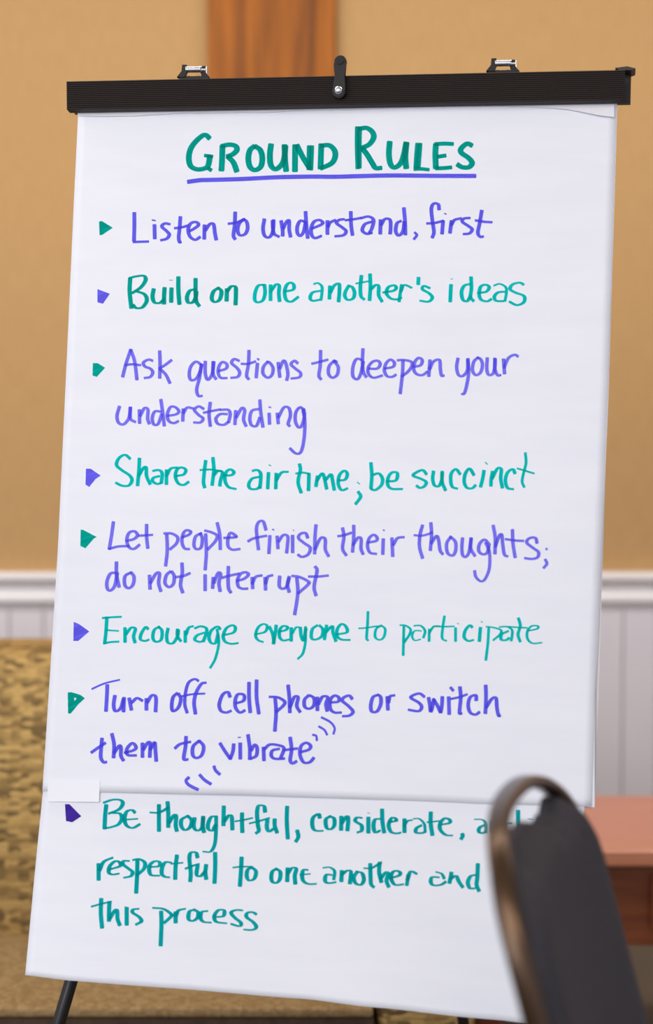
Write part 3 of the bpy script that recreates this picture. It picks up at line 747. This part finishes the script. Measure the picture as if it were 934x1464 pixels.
for i, (nm, txt, ik, wv, wh, par) in enumerate(WRITING):
    write(nm, txt, ik, wv, wh, low_sheet if par else top_sheet, bool(par))
bullet('C', '47,150 62,145 127,185 65,227 50,228', 'heading', top_sheet, False)
bullet('F', '38,135 110,162 70,220 38,212', 'violet', top_sheet, False)
bullet('I', '52,118 80,118 123,145 75,198 50,190', 'green', top_sheet, False)
bullet('N', '52,122 80,122 138,162 108,182 72,228 50,215', 'violet', top_sheet, False)
bullet('Q', '42,70 54,70 135,112 118,122 70,178 40,165', 'green', top_sheet, False)
bullet('U', '42,78 70,88 133,133 68,188 40,188', 'violet', top_sheet, False)
bullet('X', '48,122 70,120 120,135 148,155 110,190 65,245 50,243', 'heading', top_sheet, False, (92, 157, .14))
bullet('c', '32,80 58,80 127,150 75,185 38,178', 'indigo', low_sheet, True)

# ------------------------------------------------------------------ banquet chair in front, lower right
M_fab = varied('charcoal_chair_cloth', (44, 42, 50), (56, 52, 58), (40, 6, 40), 8, 4, .8, .0004, (.3, .7), spec=.4)
M_brass = mat('brown_gold_frame', (86, 67, 52), .28, .85)
CHX, CHY, CROT = .281, 1.44, R(90 - 16.3)
ch = empty('banquet_chair', loc=(CHX, CHY, 0)); ch.rotation_euler = (0, 0, CROT)
tag(ch, 'charcoal upholstered banquet chair with brown metal frame and hand hold, in front of the chart', 'chair')
# local: x across the back, -y forward (seat), z up; back leans towards +y
BH = .930; W2 = .185; LEAN = .27; CURV = .5


def back_pt(u, z, d=0.0):
    """u across, z height on the leaning, hollow back; d = offset to the sitter's side"""
    return Vector((u, (z - .46) * LEAN - CURV * (u * u) - d, z))


def arch(z0, w, h, n=40, p=2.6):
    """outline from lower left over the top to lower right: list of (u, z)"""
    o = [(-w, z0)]; rr = .125
    for i in range(n + 1):
        a = math.pi * (1 - i / n); c, s = math.cos(a), math.sin(a)
        o.append((w * math.copysign(abs(c) ** (2 / p), c), h - rr + rr * abs(s) ** (2 / p)))
    o.append((w, z0)); return o


# frame hoop: flat band round the back running down into the rear legs
hoop = arch(.50, W2, BH)
low = [(-W2, z) for z in (.02, .2, .35, .5)]
def rear(z):   # leg kicks back below the seat
    return .10 * (1 - z / .5) ** 1.2 if z < .5 else 0
bm = bmesh.new(); ringp = None; pts = []
pathuz = [(-W2 - .01 + 0 * z, z) for z in (.0, .1, .2, .3, .4)]
path = [(-W2, z) for z in (0.0, .12, .24, .36)] + [(u, z) for u, z in hoop] + [(W2, z) for z in (.36, .24, .12, 0.0)]
dense = []
for a, b in zip(path, path[1:]):
    m_ = max(1, int(math.dist(a, b) / .03))
    for k in range(m_): dense.append((a[0] + (b[0] - a[0]) * k / m_, a[1] + (b[1] - a[1]) * k / m_))
dense.append(path[-1])
HB, HT = .0098, .006       # half depth of band front to back, half thickness
prev = None
for j, (u, z) in enumerate(dense):
    a, b = dense[max(0, j - 1)], dense[min(len(dense) - 1, j + 1)]
    t = Vector((b[0] - a[0], b[1] - a[1])).normalized(); nrm = Vector((-t.y, t.x))   # outward normal in (u, z)
    c = back_pt(u, z) if z >= .46 else Vector((u, -CURV * u * u + .10 * ((.46 - z) / .46) ** 1.3, z))
    ring_ = []
    for k in range(12):
        an = 2 * math.pi * k / 12; ca, sa = math.cos(an), math.sin(an)
        ex = math.copysign(abs(ca) ** .6, ca) * HT; ey = math.copysign(abs(sa) ** .6, sa) * HB
        ring_.append(bm.verts.new(c + Vector((nrm.x * ex, ey, nrm.y * ex))))
    if prev:
        for k in range(12): bm.faces.new((prev[k], prev[(k + 1) % 12], ring_[(k + 1) % 12], ring_[k]))
    else: bm.faces.new(ring_)
    prev = ring_
bm.faces.new(prev); obj('back_frame', bm, M_brass, ch, True)
# padded back panel with a dip along its top edge that leaves the hand hold open
bm = bmesh.new(); NU, NZ = 40, 34
zlo = .545
def panel_top(u):
    au = abs(u)
    full = BH - .125 + .125 * max(0.0, 1 - min(1, au / W2) ** 2.6) ** (1 / 2.6) - .008
    hole = .022 * (1 / (1 + math.exp((au - .112) / .004)))
    vdip = .012 * max(0, 1 - abs(u - .06) / .03)
    return full - hole - vdip
gf, gb = [], []
for i in range(NZ + 1):
    rf, rb_ = [], []
    for j in range(NU + 1):
        u = -W2 + .006 + (2 * W2 - .012) * j / NU
        s = i / NZ; z = zlo + (panel_top(u) - zlo) * s
        e = min(1, (W2 - abs(u)) / .06 + .05) ; e2 = min(1, (panel_top(u) - z) / .028, (z - zlo) / .03)
        e2 = max(0, e2)
        pad_ = .023 * (math.sqrt(max(0, 1 - (1 - min(1, e)) ** 2))) * (.18 + .82 * math.sqrt(max(0, 1 - (1 - e2) ** 2)))
        rf.append(bm.verts.new(back_pt(u, z, .004 + pad_))); rb_.append(bm.verts.new(back_pt(u, z, -.006 - pad_ * .35)))
    gf.append(rf); gb.append(rb_)
for i in range(NZ):
    for j in range(NU):
        bm.faces.new((gf[i][j], gf[i][j + 1], gf[i + 1][j + 1], gf[i + 1][j])); bm.faces.new((gb[i][j], gb[i + 1][j], gb[i + 1][j + 1], gb[i][j + 1]))
for i in range(NZ):
    bm.faces.new((gf[i][0], gf[i + 1][0], gb[i + 1][0], gb[i][0])); bm.faces.new((gf[i][NU], gb[i][NU], gb[i + 1][NU], gf[i + 1][NU]))
for j in range(NU):
    bm.faces.new((gf[0][j], gb[0][j], gb[0][j + 1], gf[0][j + 1])); bm.faces.new((gf[NZ][j], gf[NZ][j + 1], gb[NZ][j + 1], gb[NZ][j]))
obj('backrest', bm, M_fab, ch, True)
# seat, front legs, rails
bm = bmesh.new(); box(bm, -.205, .205, -.45, -.02, .41, .475, bev=.028, seg=5)
obj('seat', bm, M_fab, ch, True)
bm = bmesh.new(); box(bm, -.19, .19, -.435, -.03, .385, .4095, bev=.004); obj('seat_frame', bm, M_brass, ch)
for s in (-1, 1):
    bm = bmesh.new(); tube(bm, [(s * .185, -.41, .39), (s * .19, -.425, .2), (s * .195, -.44, .0)], .0125, 14); l = obj('front_leg', bm, M_brass, ch, True)
    bm = bmesh.new(); tube(bm, [(s * .195, -.44, .0), (s * .1945, -.4385, .025)], .0155, 14); obj('rubber_foot', bm, M_rubber, l, True)
    bm = bmesh.new(); tube(bm, [(s * .19, -.42, .22), (s * .197, .03, .22)], .008, 12); obj('stretcher', bm, M_brass, ch, True)
